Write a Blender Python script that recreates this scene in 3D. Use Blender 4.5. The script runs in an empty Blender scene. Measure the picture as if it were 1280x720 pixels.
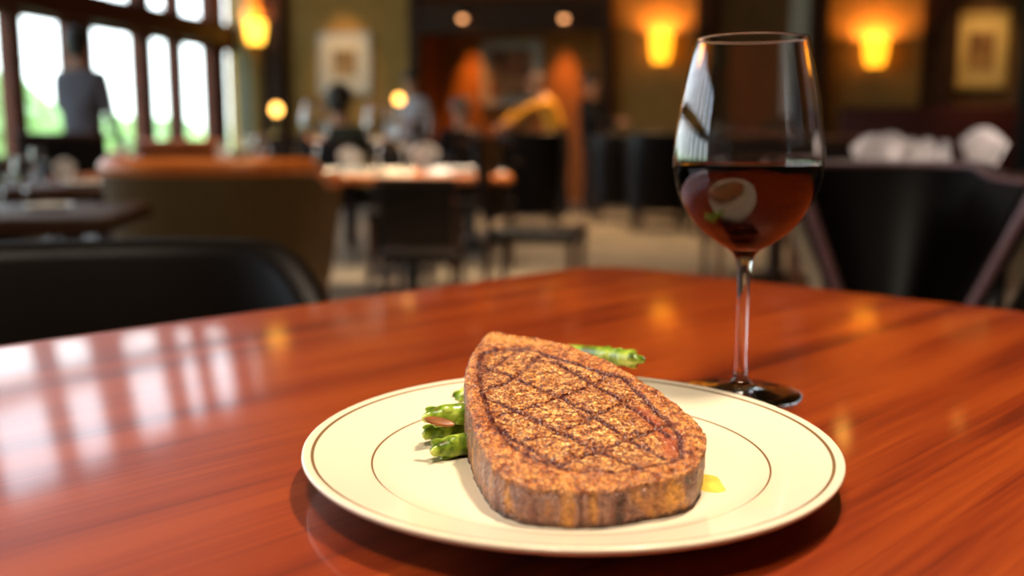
import bpy, bmesh, math, random
import numpy as np
from mathutils import Vector, Matrix, noise
R = math.radians
random.seed(7)
sc = bpy.context.scene
col = sc.collection
TZ = 0.75                      # main table height
CZ = TZ + 0.1735               # camera height
YAW, PITCH, F = R(12.7), R(8.46), 1244.0
CA, SA = math.cos(YAW), math.sin(YAW)

def W(X, Y, z=0.0):            # heading frame -> world
    return Vector((X*CA - Y*SA, X*SA + Y*CA, z))
def ray(px, py):
    xs, ys = (px-640)/F, (py-360)/F
    cp, sp = math.cos(PITCH), math.sin(PITCH)
    return W(xs, cp - ys*sp, -sp - ys*cp)
EYE = Vector((0, 0, CZ))
def onz(px, py, z):
    d = ray(px, py); return EYE + d*((z-CZ)/d.z)
def onY(px, py, Y):            # hit world plane y=Y (back wall)
    d = ray(px, py); return EYE + d*(Y/d.y)
def onX(px, py, X):
    d = ray(px, py); return EYE + d*(X/d.x)
def atd(px, d, z=0.0):         # ground point seen at column px, d metres ahead
    return W((px-640)/F*d, d, z)

# ------------------------------------------------------------ materials
def newmat(name):
    m = bpy.data.materials.new(name); m.use_nodes = True
    nt = m.node_tree; b = nt.nodes['Principled BSDF']
    return m, nt, b
def N(nt, t, **k):
    n = nt.nodes.new(t)
    for a, v in k.items():
        if a in n.inputs: n.inputs[a].default_value = v
        else: setattr(n, a, v)
    return n
def ramp(nt, src, stops):
    r = nt.nodes.new('ShaderNodeValToRGB'); e = r.color_ramp.elements
    while len(e) < len(stops): e.new(0.5)
    for i, (p, c) in enumerate(stops):
        e[i].position = p; e[i].color = (*c, 1)
    nt.links.new(src, r.inputs[0]); return r
def plain(name, c, rough=0.5, spec=0.5, metal=0, nscale=30, amt=0.18, coat=0, bump=0.0):
    m, nt, b = newmat(name)
    tc = N(nt, 'ShaderNodeTexCoord'); no = N(nt, 'ShaderNodeTexNoise')
    no.inputs['Scale'].default_value = nscale; no.inputs['Detail'].default_value = 4
    nt.links.new(tc.outputs['Object'], no.inputs['Vector'])
    r = ramp(nt, no.outputs['Fac'], [(0.3, [v*(1-amt) for v in c]), (0.7, [min(1, v*(1+amt)) for v in c])])
    nt.links.new(r.outputs[0], b.inputs['Base Color'])
    b.inputs['Roughness'].default_value = rough; b.inputs['Metallic'].default_value = metal
    b.inputs['Specular IOR Level'].default_value = spec; b.inputs['Coat Weight'].default_value = coat
    if bump:
        bp = N(nt, 'ShaderNodeBump'); bp.inputs['Strength'].default_value = bump; bp.inputs['Distance'].default_value = 0.002
        nt.links.new(no.outputs['Fac'], bp.inputs['Height']); nt.links.new(bp.outputs[0], b.inputs['Normal'])
    return m
def emit(name, c, s):
    m, nt, b = newmat(name)
    b.inputs['Base Color'].default_value = (*c, 1)
    b.inputs['Emission Color'].default_value = (*c, 1); b.inputs['Emission Strength'].default_value = s
    return m
def wood(name, dark, mid, light, rough=0.3, scale=1.0, coat=0.0, fine=True, spec=0.5):
    m, nt, b = newmat(name)
    tc = N(nt, 'ShaderNodeTexCoord'); mp = N(nt, 'ShaderNodeMapping')
    mp.inputs['Scale'].default_value = (1.3*scale, 14*scale, 14*scale)
    nt.links.new(tc.outputs['Object'], mp.inputs[0])
    n1 = N(nt, 'ShaderNodeTexNoise'); n1.inputs['Scale'].default_value = 1.6; n1.inputs['Detail'].default_value = 5; n1.inputs['Distortion'].default_value = 0.7
    nt.links.new(mp.outputs[0], n1.inputs['Vector'])
    mp2 = N(nt, 'ShaderNodeMapping'); mp2.inputs['Scale'].default_value = (3*scale, 130*scale, 130*scale)
    nt.links.new(tc.outputs['Object'], mp2.inputs[0])
    n2 = N(nt, 'ShaderNodeTexNoise'); n2.inputs['Scale'].default_value = 2.0; n2.inputs['Detail'].default_value = 3
    nt.links.new(mp2.outputs[0], n2.inputs['Vector'])
    wv = N(nt, 'ShaderNodeTexWave'); wv.wave_type = 'BANDS'; wv.bands_direction = 'Y'
    wv.inputs['Scale'].default_value = 3.0*scale; wv.inputs['Distortion'].default_value = 5.0
    wv.inputs['Detail'].default_value = 2; wv.inputs['Detail Scale'].default_value = 0.35
    mp3 = N(nt, 'ShaderNodeMapping'); mp3.inputs['Scale'].default_value = (0.55, 1.6, 1)
    nt.links.new(tc.outputs['Object'], mp3.inputs[0]); nt.links.new(mp3.outputs[0], wv.inputs['Vector'])
    a = N(nt, 'ShaderNodeMath', operation='MULTIPLY_ADD'); a.inputs[1].default_value = 0.55
    nt.links.new(n2.outputs['Fac'], a.inputs[0]); nt.links.new(n1.outputs['Fac'], a.inputs[2])
    a2 = N(nt, 'ShaderNodeMath', operation='MULTIPLY_ADD'); a2.inputs[1].default_value = 0.14
    nt.links.new(wv.outputs['Fac'], a2.inputs[0]); nt.links.new(a.outputs[0], a2.inputs[2])
    r = ramp(nt, a2.outputs[0], [(0.52, dark), (0.74, mid), (0.98, light)])
    nt.links.new(r.outputs[0], b.inputs['Base Color'])
    b.inputs['Roughness'].default_value = rough; b.inputs['Coat Weight'].default_value = coat
    b.inputs['Coat Roughness'].default_value = 0.1; b.inputs['Specular IOR Level'].default_value = spec
    return m

M = {}
M['table'] = wood('table wood', (0.100, 0.009, 0.0010), (0.205, 0.023, 0.0020), (0.29, 0.042, 0.0035), rough=0.40, coat=0.0, spec=0.22)
def gloss_coat(m):
    b = m.node_tree.nodes['Principled BSDF']
    b.inputs['Coat Weight'].default_value = 0.45; b.inputs['Coat Roughness'].default_value = 0.095; b.inputs['Coat IOR'].default_value = 1.45
gloss_coat(M['table'])
M['wood'] = wood('chair wood', (0.10, 0.022, 0.005), (0.22, 0.055, 0.012), (0.36, 0.10, 0.02), rough=0.3, scale=2)
M['rail'] = wood('rail wood', (0.34, 0.07, 0.012), (0.55, 0.13, 0.02), (0.7, 0.2, 0.03), rough=0.35, scale=2)
M['darkwood'] = wood('dark wood', (0.012, 0.005, 0.002), (0.030, 0.011, 0.004), (0.055, 0.020, 0.007), rough=0.6, scale=2, spec=0.2)
M['framewood'] = wood('window wood', (0.035, 0.007, 0.003), (0.075, 0.015, 0.006), (0.13, 0.028, 0.010), rough=0.6, scale=1, spec=0.2)
M['leather'] = plain('black leather', (0.0045, 0.0026, 0.0018), 0.42, 0.20, nscale=220, amt=0.3, bump=0.25)
M['brownleather'] = plain('olive brown leather', (0.105, 0.060, 0.020), 0.7, 0.15, nscale=90, amt=0.2, bump=0.2)
M['piping'] = plain('mauve piping leather', (0.22, 0.10, 0.10), 0.4, 0.6, nscale=60)
M['redleather'] = plain('oxblood leather', (0.075, 0.014, 0.010), 0.45, 0.4, nscale=60)
M['linen'] = plain('white linen', (0.78, 0.74, 0.72), 0.9, 0.2, nscale=200, amt=0.05, bump=0.3)
M['cream'] = plain('cream linen', (0.80, 0.68, 0.52), 0.9, 0.2, nscale=200, amt=0.05)
M['china'] = plain('white china', (0.85, 0.82, 0.78), 0.15, 0.5, nscale=10, amt=0.02)
M['metal'] = plain('dark metal', (0.03, 0.025, 0.02), 0.35, 0.5, metal=0.8)
M['brass'] = plain('brass', (0.5, 0.3, 0.08), 0.3, 0.5, metal=1.0)
M['soil'] = plain('bark', (0.06, 0.04, 0.02), 0.9)
M['olivewall'] = plain('olive plaster wall', (0.34, 0.185, 0.050), 0.85, 0.2, nscale=6, amt=0.10, bump=0.1)
M['brownwall'] = plain('brown plaster wall', (0.12, 0.060, 0.022), 0.8, 0.2, nscale=6, amt=0.12)
M['alcovewall'] = plain('amber plaster wall', (0.33, 0.13, 0.035), 0.8, 0.2, nscale=5, amt=0.12)
M['ceiling'] = plain('ceiling paint', (0.20, 0.14, 0.08), 0.9, 0.2, nscale=8)
M['teal'] = plain('teal black paint', (0.012, 0.022, 0.022), 0.6, 0.3)
M['palecolumn'] = plain('pale grey paint', (0.42, 0.42, 0.38), 0.7, 0.3)
M['paleframe'] = plain('silver picture frame', (0.45, 0.40, 0.34), 0.4, 0.5, metal=0.2)
M['goldframe'] = plain('gold picture frame', (0.48, 0.33, 0.10), 0.4, 0.5, metal=0.3)
M['mount'] = plain('mount board', (0.62, 0.52, 0.40), 0.9, 0.1, nscale=100, amt=0.03)
M['mountgrey'] = plain('grey mount board', (0.42, 0.38, 0.34), 0.9, 0.1, nscale=100, amt=0.03)
M['mountgold'] = plain('ochre mount board', (0.60, 0.42, 0.16), 0.9, 0.1, nscale=100, amt=0.03)
def art(name, a, b_, c_):
    m, nt, b = newmat(name); tc = N(nt, 'ShaderNodeTexCoord'); v = N(nt, 'ShaderNodeTexNoise')
    v.inputs['Scale'].default_value = 3.2; v.inputs['Detail'].default_value = 2; v.inputs['Distortion'].default_value = 1
    nt.links.new(tc.outputs['Object'], v.inputs['Vector'])
    r = ramp(nt, v.outputs['Fac'], [(0.35, a), (0.5, b_), (0.66, c_)])
    nt.links.new(r.outputs[0], b.inputs['Base Color']); b.inputs['Roughness'].default_value = 0.7
    return m
M['art1'] = art('tan painting', (0.10, 0.05, 0.015), (0.30, 0.16, 0.05), (0.5, 0.3, 0.12))
M['art2'] = art('rust painting', (0.05, 0.02, 0.01), (0.35, 0.11, 0.03), (0.6, 0.3, 0.12))
M['art3'] = art('sepia painting', (0.12, 0.05, 0.012), (0.22, 0.10, 0.025), (0.4, 0.22, 0.06))
def floor_mat():
    m, nt, b = newmat('stone tile floor'); tc = N(nt, 'ShaderNodeTexCoord')
    br = N(nt, 'ShaderNodeTexBrick'); br.offset = 0.0
    br.inputs['Scale'].default_value = 1.0; br.inputs['Brick Width'].default_value = 0.6; br.inputs['Row Height'].default_value = 0.6
    br.inputs['Mortar Size'].default_value = 0.006
    br.inputs['Color1'].default_value = (0.30, 0.225, 0.15, 1); br.inputs['Color2'].default_value = (0.26, 0.20, 0.135, 1); br.inputs['Mortar'].default_value = (0.16, 0.12, 0.08, 1)
    nt.links.new(tc.outputs['Object'], br.inputs['Vector'])
    no = N(nt, 'ShaderNodeTexNoise'); no.inputs['Scale'].default_value = 5; nt.links.new(tc.outputs['Object'], no.inputs['Vector'])
    mx = N(nt, 'ShaderNodeMixRGB', blend_type='OVERLAY'); mx.inputs[0].default_value = 0.3
    nt.links.new(br.outputs['Color'], mx.inputs[1]); nt.links.new(no.outputs['Fac'], mx.inputs[2])
    nt.links.new(mx.outputs[0], b.inputs['Base Color']); b.inputs['Roughness'].default_value = 0.6
    return m
M['floor'] = floor_mat()
def clearglass():
    m, nt, b = newmat('window pane glass'); out = nt.nodes['Material Output']
    t = N(nt, 'ShaderNodeBsdfTransparent'); g = N(nt, 'ShaderNodeBsdfGlossy'); g.inputs['Roughness'].default_value = 0.02
    mx = N(nt, 'ShaderNodeMixShader'); mx.inputs[0].default_value = 0.05
    nt.links.new(t.outputs[0], mx.inputs[1]); nt.links.new(g.outputs[0], mx.inputs[2])
    nt.links.new(mx.outputs[0], out.inputs['Surface']); return m
M['pane'] = clearglass()
def realglass(name, ior=1.5, c=(1, 1, 1)):
    m, nt, b = newmat(name)
    b.inputs['Base Color'].default_value = (*c, 1); b.inputs['Transmission Weight'].default_value = 1
    b.inputs['Roughness'].default_value = 0.0; b.inputs['IOR'].default_value = ior
    return m
M['glass'] = realglass('crystal glass', 1.45)
def wine_mat():
    m, nt, b = newmat('red wine'); b.inputs['Base Color'].default_value = (1, 1, 1, 1)
    b.inputs['Transmission Weight'].default_value = 1; b.inputs['Roughness'].default_value = 0; b.inputs['IOR'].default_value = 1.34
    va = N(nt, 'ShaderNodeVolumeAbsorption'); va.inputs['Color'].default_value = (0.80, 0.03, 0.02, 1); va.inputs['Density'].default_value = 1100
    nt.links.new(va.outputs[0], nt.nodes['Material Output'].inputs['Volume']); return m
M['wine'] = wine_mat()
def plate_mat():
    m, nt, b = newmat('cream porcelain with fine lines'); tc = N(nt, 'ShaderNodeTexCoord')
    sp = N(nt, 'ShaderNodeSeparateXYZ'); nt.links.new(tc.outputs['Object'], sp.inputs[0])
    x2 = N(nt, 'ShaderNodeMath', operation='MULTIPLY'); nt.links.new(sp.outputs[0], x2.inputs[0]); nt.links.new(sp.outputs[0], x2.inputs[1])
    y2 = N(nt, 'ShaderNodeMath', operation='MULTIPLY_ADD'); nt.links.new(sp.outputs[1], y2.inputs[0]); nt.links.new(sp.outputs[1], y2.inputs[1]); nt.links.new(x2.outputs[0], y2.inputs[2])
    r = N(nt, 'ShaderNodeMath', operation='SQRT'); nt.links.new(y2.outputs[0], r.inputs[0])
    def ring(c, w):
        d = N(nt, 'ShaderNodeMath', operation='SUBTRACT'); d.inputs[1].default_value = c; nt.links.new(r.outputs[0], d.inputs[0])
        a = N(nt, 'ShaderNodeMath', operation='ABSOLUTE'); nt.links.new(d.outputs[0], a.inputs[0])
        mr = N(nt, 'ShaderNodeMapRange'); mr.inputs['From Min'].default_value = w*0.6; mr.inputs['From Max'].default_value = w*1.3
        mr.inputs['To Min'].default_value = 1; mr.inputs['To Max'].default_value = 0
        nt.links.new(a.outputs[0], mr.inputs['Value']); return mr.outputs[0]
    r1, r2 = ring(0.1345, 0.00085), ring(0.1045, 0.00055)
    mx = N(nt, 'ShaderNodeMath', operation='MAXIMUM'); nt.links.new(r1, mx.inputs[0]); nt.links.new(r2, mx.inputs[1])
    c = N(nt, 'ShaderNodeMixRGB'); c.inputs[1].default_value = (0.90, 0.765, 0.575, 1); c.inputs[2].default_value = (0.22, 0.12, 0.05, 1)
    nt.links.new(mx.outputs[0], c.inputs[0]); nt.links.new(c.outputs[0], b.inputs['Base Color'])
    b.inputs['Roughness'].default_value = 0.22; b.inputs['Coat Weight'].default_value = 0.3; b.inputs['Coat Roughness'].default_value = 0.05
    b.inputs['Subsurface Weight'].default_value = 0.0
    return m
M['plate'] = plate_mat()

# ------------------------------------------------------------ mesh helpers
class MB:
    def __init__(s): s.bm = bmesh.new()
    def box(s, x0, x1, y0, y1, z0, z1, bev=0.0, mat=None, seg=2):
        t = bmesh.new(); bmesh.ops.create_cube(t, size=1)
        for v in t.verts:
            v.co = Vector(((x0+x1)/2 + v.co.x*(x1-x0), (y0+y1)/2 + v.co.y*(y1-y0), (z0+z1)/2 + v.co.z*(z1-z0)))
        if bev: bmesh.ops.bevel(t, geom=t.edges[:], offset=bev, segments=seg, affect='EDGES', profile=0.6)
        s.merge(t, mat); return s
    def merge(s, t, mat=None):
        if mat is not None: bmesh.ops.transform(t, matrix=mat, verts=t.verts)
        me = bpy.data.meshes.new('tmp'); t.to_mesh(me); t.free(); s.bm.from_mesh(me); bpy.data.meshes.remove(me)
    def lathe(s, prof, n=48, mat=None, close=False):
        t = bmesh.new(); rings = []
        for (r, z) in prof:
            if r < 1e-6: rings.append([t.verts.new((0, 0, z))])
            else: rings.append([t.verts.new((r*math.cos(2*math.pi*k/n), r*math.sin(2*math.pi*k/n), z)) for k in range(n)])
        prs = list(zip(rings, rings[1:]))
        if close: prs.append((rings[-1], rings[0]))
        for a, b in prs:
            if len(a) == 1 and len(b) == 1: continue
            for k in range(n):
                j = (k+1) % n
                if len(a) == 1: t.faces.new((a[0], b[k], b[j]))
                elif len(b) == 1: t.faces.new((a[k], b[0], a[j]))
                else: t.faces.new((a[k], b[k], b[j], a[j]))
        bmesh.ops.recalc_face_normals(t, faces=t.faces)
        s.merge(t, mat); return s
    def tube(s, pts, rad, n=10, cap=True):
        pts = [Vector(p) for p in pts]
        if not isinstance(rad, (list, tuple)): rad = [rad]*len(pts)
        t = bmesh.new(); rings = []; up = None
        for i, p in enumerate(pts):
            d = (pts[min(i+1, len(pts)-1)] - pts[max(i-1, 0)]).normalized()
            if up is None: up = Vector((0, 0, 1)) if abs(d.z) < 0.9 else Vector((1, 0, 0))
            a = d.cross(up).normalized(); b = a.cross(d).normalized(); up = b
            rings.append([t.verts.new(p + (a*math.cos(2*math.pi*k/n) + b*math.sin(2*math.pi*k/n))*rad[i]) for k in range(n)])
        for a, b in zip(rings, rings[1:]):
            for k in range(n): t.faces.new((a[k], a[(k+1) % n], b[(k+1) % n], b[k]))
        if cap: t.faces.new(rings[0][::-1]); t.faces.new(rings[-1])
        bmesh.ops.recalc_face_normals(t, faces=t.faces)
        s.merge(t); return s
    def ell(s, c, r, mat=None, u=16, v=10):
        t = bmesh.new(); bmesh.ops.create_uvsphere(t, u_segments=u, v_segments=v, radius=1)
        for q in t.verts: q.co = Vector((q.co.x*r[0], q.co.y*r[1], q.co.z*r[2]))
        if mat is not None: bmesh.ops.transform(t, matrix=mat, verts=t.verts)
        bmesh.ops.translate(t, vec=Vector(c), verts=t.verts); s.merge(t); return s
    def build(s, name, m, parent=None, smooth=True, angle=40):
        me = bpy.data.meshes.new(name); s.bm.to_mesh(me); s.bm.free()
        o = bpy.data.objects.new(name, me); col.objects.link(o)
        if m is not None: me.materials.append(m)
        if smooth:
            me.shade_smooth()
            try: me.set_sharp_from_angle(angle=R(angle))
            except Exception: pass
        if parent is not None: o.parent = parent
        return o
def tag(o, label, cat, group=None, kind=None):
    o['label'] = label; o['category'] = cat
    if group: o['group'] = group
    if kind: o['kind'] = kind
    return o
def thing(name, label, cat, loc=(0, 0, 0), rz=0.0, group=None):
    o = bpy.data.objects.new(name, None); col.objects.link(o); o.empty_display_size = 0.05
    o.location = loc; o.rotation_euler = (0, 0, rz); return tag(o, label, cat, group)
def struct(o): o['kind'] = 'structure'; return o
def copy_tree(o, parent=None):
    c = o.copy(); col.objects.link(c)
    if parent is not None: c.parent = parent
    for ch in list(o.children): copy_tree(ch, c)
    return c
used = {}
def place(key, make, label, cat, loc, rz=0.0, group=None, s=1.0):
    if key not in used:
        o = make(); used[key] = o
    else: o = copy_tree(used[key])
    o.location = loc; o.rotation_euler = (0, 0, rz); o.scale = (s, s, s)
    for k in ('label', 'category', 'group', 'kind'):
        if k in o: del o[k]
    tag(o, label, cat, group); return o

# ------------------------------------------------------------ room shell
XL, XR, YB, YF, ZC = -7.36, 4.6, 14.07, -3.5, 4.2
def bx(name, m, *a, bev=0.0): return struct(MB().box(*a, bev=bev).build(name, m, smooth=False))
bx('floor', M['floor'], XL-0.3, XR+0.3, YF-0.3, YB+1.9, -0.15, 0)
bx('ceiling', M['ceiling'], XL-0.3, XR+0.3, YF-0.3, YB+1.9, ZC, ZC+0.15)
def wy(px): return onX(px, 110, XL).y
op = [(wy(193), wy(226)), (wy(231), wy(270)), (wy(284), wy(304)), (wy(120), wy(183)), (wy(33), wy(96)), (wy(-75), wy(22))]
y = wy(-75) - 0.25
while y - 1.15 > YF + 0.3:
    op.append((y-1.15, y)); y -= 1.38
op.sort()
SILL, HEAD, T0, T1 = 0.72, 2.25, 2.58, 3.85
mb = MB()
def wl(y0, y1, z0, z1): mb.box(XL-0.22, XL, y0, y1, z0, z1)
wl(YF-0.3, YB+0.3, 0, SILL); wl(YF-0.3, YB+0.3, T1, ZC); wl(YF-0.3, YB+0.3, HEAD, T0)
edges = [YF-0.3] + [v for a in op for v in a] + [YB+0.3]
for a, b in zip(edges[0::2], edges[1::2]):
    wl(a, b, SILL, HEAD); wl(a, b, T0, T1)
struct(mb.build('wall_left', M['framewood'], smooth=False))
mb = MB(); mb.box(XL, XL+0.10, YF, YB, HEAD+0.02, T0-0.04, bev=0.01); struct(mb.build('trim_1', M['framewood'], smooth=False))
mb = MB(); mb.box(XL, XL+0.12, YF, YB, SILL-0.06, SILL-0.01, bev=0.01); struct(mb.build('trim_2', M['framewood'], smooth=False))
for i, (a, b) in enumerate(op):
    w_ = MB(); e = 0.035
    for (z0, z1) in ((SILL, HEAD), (T0, T1)):
        w_.box(XL-0.12, XL-0.05, a, b, z0, z0+e).box(XL-0.12, XL-0.05, a, b, z1-e, z1)
        w_.box(XL-0.12, XL-0.05, a, a+e, z0+e, z1-e).box(XL-0.12, XL-0.05, b-e, b, z0+e, z1-e)
    fr = struct(w_.build('window_%d' % (i+1), M['framewood'], smooth=False))
    p = MB().box(XL-0.09, XL-0.085, a+e, b-e, SILL+e, HEAD-e).box(XL-0.09, XL-0.085, a+e, b-e, T0+e, T1-e)
    p.build('pane', M['pane'], fr, smooth=False)
# back wall, with alcove between columns 520..760
def bxp(px, Y=YB): return onY(px, 200, Y).x
ax0, ax1 = bxp(524), bxp(756)
YA = YB + 1.1
mb = MB()
mb.box(XL-0.22, bxp(309+28), YB, YB+0.2, 0, ZC).box(bxp(337), ax0, YB, YB+0.2, 0, ZC).box(ax1, bxp(872), YB, YB+0.2, 0, ZC).box(bxp(1022), bxp(1146), YB, YB+0.2, 0, ZC)
mb.box(ax0, ax1, YB, YB+0.2, 3.0, ZC)
struct(mb.build('wall_back', M['olivewall'], smooth=False))
bx('wall_back_dark', M['brownwall'], bxp(872), bxp(1022), YB, YB+0.2, 0, ZC)
bx('wall_back_right', M['brownwall'], bxp(1146), XR+0.2, YB, YB+0.2, 0, ZC)
mb = MB(); mb.box(ax0-0.2, ax1+0.2, YA, YA+0.15, 0, 3.0).box(ax0-0.15, ax0, YB+0.2, YA, 0, 3.0).box(ax1, ax1+0.15, YB+0.2, YA, 0, 3.0).box(ax0-.15, ax1+.15, YB+.2, YA+.15, 3.0, 3.1)
struct(mb.build('wall_alcove', M['alcovewall'], smooth=False))
bx('wall_right', M['brownwall'], XR, XR+0.2, YF-0.3, YB, 0, ZC)
bx('wall_rear', M['brownwall'], XL, XR, YF-0.25, YF, 0, ZC)
n = 3
def colm(p0, p1, m, dep=0.14, z0=0, z1=ZC):
    global n
    bx('trim_%d' % n, m, bxp(p0), bxp(p1), YB-dep, YB-0.001, z0, z1, bev=0.01); n += 1
colm(337, 362, M['darkwood']); colm(516, 528, M['darkwood']); colm(752, 764, M['darkwood'])
colm(866, 884, M['darkwood']); colm(1007, 1027, M['darkwood'], 0.2); colm(1143, 1186, M['darkwood']); colm(1264, 1300, M['teal'], 0.3)
colm(981, 1004, M['palecolumn'], 0.10, 1.2)
bx('trim_%d' % n, M['darkwood'], ax0, ax1, YB-0.12, YB+0.05, 2.42, 2.86, bev=0.01); n += 1
bx('baseboard_back', M['darkwood'], ax1, XR, YB-0.02, YB-0.001, 0, 0.12)
# ------------------------------------------------------------ exterior
def tree(loc, h, r, label, seed):
    rnd = random.Random(seed)
    o = thing('tree', label, 'tree', loc, 0, 'trees outside the windows')
    MB().tube([(0, 0, 0), (0.05, 0, h*0.35), (0, 0.05, h*0.7)], [0.14, 0.1, 0.05]).build('trunk', M['soil'], o)
    fb = bmesh.new()
    for i in range(2600):
        a, u, rr = rnd.uniform(0, 6.28), rnd.uniform(-1, 1), rnd.uniform(0.5, 1)**0.6
        q = Vector((r*rr*math.cos(a)*math.sqrt(1-u*u), r*rr*math.sin(a)*math.sqrt(1-u*u), h*0.62 + h*0.4*rr*u))
        m4 = Matrix.Translation(q) @ Matrix.Rotation(rnd.uniform(0, 6.28), 4, Vector((rnd.random(), rnd.random(), rnd.random())).normalized())
        s_ = rnd.uniform(0.09, 0.17)
        vs = [fb.verts.new(m4 @ Vector(c)*1.0) for c in ((-s_, 0, 0), (0, -s_*.5, 0), (s_, 0, 0), (0, s_*.5, 0))]
        fb.faces.new(vs)
    me = bpy.data.meshes.new('foliage'); fb.to_mesh(me); fb.free(); me.materials.append(M['leaf'])
    f = bpy.data.objects.new('foliage', me); col.objects.link(f); f.parent = o
M['leaf'] = plain('leaves', (0.62, 0.80, 0.38), 0.6, 0.3, nscale=3, amt=0.3)
M['grass'] = plain('lawn', (0.50, 0.62, 0.32), 0.9, 0.1, nscale=3, amt=0.2)
bx('ground', M['grass'], XL-45, XL-0.35, -10, 45, -0.35, -0.15)
# far trees, seen through the panes
def outd(px, X): d = ray(px, 250); t = X/d.x; return Vector((X, d.y*t, -0.15))
tree(outd(66, XL-9), 1.9, 1.1, 'leafy green tree seen through the window left of the standing person', 1)
tree(outd(8, XL-7), 2.3, 1.0, 'leafy green tree seen through the window at the left edge', 2)
tree(outd(155, XL-12), 1.8, 1.2, 'leafy green tree seen through the window right of the standing person', 3)
tree(outd(215, XL-14), 1.9, 1.3, 'low green tree seen through the two narrow far windows', 4)

# ------------------------------------------------------------ main table
TC = W(0.130, 1.414-0.813); TA = YAW + R(45)
def rrect(w, d, r, n=10):
    pts = []
    for cx, cy, a0 in ((w/2-r, d/2-r, 0), (-w/2+r, d/2-r, 90), (-w/2+r, -d/2+r, 180), (w/2-r, -d/2+r, 270)):
        for k in range(n+1):
            a = R(a0+90*k/n); pts.append((cx+r*math.cos(a), cy+r*math.sin(a)))
    return pts
def slab(mb, w, d, r, z0, z1, bev):
    t = bmesh.new(); base = rrect(w, d, r); rings = []
    prof = [(bev, z0)] + [(bev*(1-math.sin(R(a))), z0+bev*(1-math.cos(R(a)))) for a in (30, 60, 90)] + [(bev*(1-math.sin(R(a))), z1-bev*(1-math.cos(R(a)))) for a in (90, 60, 40, 20, 0)]
    for off, z in prof:
        rings.append([t.verts.new((x-off*(1 if x > 0 else -1), y-off*(1 if y > 0 else -1), z)) for x, y in base])
    L = len(base)
    for a, b in zip(rings, rings[1:]):
        for k in range(L): t.faces.new((a[k], a[(k+1) % L], b[(k+1) % L], b[k]))
    t.faces.new(rings[0][::-1]); t.faces.new(rings[-1]); bmesh.ops.recalc_face_normals(t, faces=t.faces); mb.merge(t)
mt = thing('dining_table', 'glossy reddish wooden dining table holding the steak plate and wine glass', 'table', (TC.x, TC.y, 0), TA)
mb = MB(); slab(mb, 1.15, 1.15, 0.075, TZ-0.042, TZ, 0.014); mb.build('tabletop', M['table'], mt, angle=60)
MB().lathe([(0, 0), (0.30, 0), (0.30, 0.02), (0.08, 0.06), (0.05, 0.10), (0.05, 0.66), (0.14, 0.70), (0.14, TZ-0.043), (0, TZ-0.043)]).build('pedestal', M['metal'], mt)

# ------------------------------------------------------------ plate
PC = W(0.0300, 0.5075, TZ)
prof = [(0, 0.0022), (0.055, 0.0022), (0.075, 0.0022), (0.078, 0.0), (0.083, 0.0), (0.086, 0.0030), (0.10, 0.0042), (0.118, 0.0075), (0.132, 0.0115), (0.1385, 0.0136), (0.1400, 0.0150), (0.1398, 0.0162),
        (0.1388, 0.0166), (0.1370, 0.0162), (0.130, 0.0145), (0.120, 0.0120), (0.110, 0.0098), (0.1055, 0.0086), (0.1035, 0.0080), (0.099, 0.0066), (0.094, 0.0058), (0.085, 0.0054), (0.05, 0.0052), (0, 0.0052)]
pl = MB().lathe(prof, n=160).build('dinner_plate', M['plate'], angle=80)
pl.location = PC; pl.scale = (0.985, 1.045, 1.14); pl.rotation_euler = (0, 0, YAW); tag(pl, 'round cream porcelain dinner plate with two thin brown ring lines, under the steak', 'plate')

# ------------------------------------------------------------ steak
ZW = TZ + 0.0061
def catmull(P, n):
    P = [Vector((*p, 0)) if len(p) == 2 else Vector(p) for p in P]; L = len(P); out = []
    for i in range(L):
        p0, p1, p2, p3 = P[i-1], P[i], P[(i+1) % L], P[(i+2) % L]
        for k in range(12):
            t = k/12
            out.append(0.5*((2*p1) + (p2-p0)*t + (2*p0-5*p1+4*p2-p3)*t*t + (3*p1-p0-3*p2+p3)*t**3))
    d = [0]
    for a, b in zip(out, out[1:]+out[:1]): d.append(d[-1]+(b-a).length)
    res = []; j = 0
    for k in range(n):
        s = d[-1]*k/n
        while d[j+1] < s: j += 1
        f = (s-d[j])/max(1e-9, d[j+1]-d[j]); res.append(out[j].lerp(out[(j+1) % len(out)], f))
    return res
OUT = [(607, 413), (588, 440), (580, 466), (582, 492), (588, 520), (599, 553), (617, 583), (645, 601), (675, 608), (709, 611), (742, 611), (775, 608), (805, 602), (840, 594), (864, 585), (880, 567), (885, 545),
       (878, 528), (864, 515), (846, 501), (826, 487), (806, 474), (782, 459), (758, 446), (728, 434), (700, 425), (669, 419), (640, 415), (620, 411)]
g = onz(709, 664, ZW); yf = (-g.x*SA + g.y*CA)           # heading-frame Y of the front foot
yfront = yf + 0.001
dr = ray(709, 611); dh = -dr.x*SA + dr.y*CA; zf = CZ + dr.z*(yfront/dh)
zb = ZW + 0.047
gb = onz(611, 412, zb); yb = -gb.x*SA + gb.y*CA
slope = (zb-zf)/(yb-yfront)
def steak_pt(px, py):
    d = ray(px, py); hy = -d.x*SA + d.y*CA
    # CZ + d.z*t = zf + slope*(hy*t - yfront)
    t = (zf - slope*yfront - CZ)/(d.z - slope*hy); return EYE + d*t
def hframe(p): return Vector((p.x*CA + p.y*SA, -p.x*SA + p.y*CA))
NA = 640
outl = [hframe(steak_pt(*p)) for p in OUT]
outl = [Vector((p.x, p.y)) for p in catmull([(q.x, q.y) for q in outl], NA)]
cen = Vector((sum(p.x for p in outl)/NA, sum(p.y for p in outl)/NA))
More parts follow.
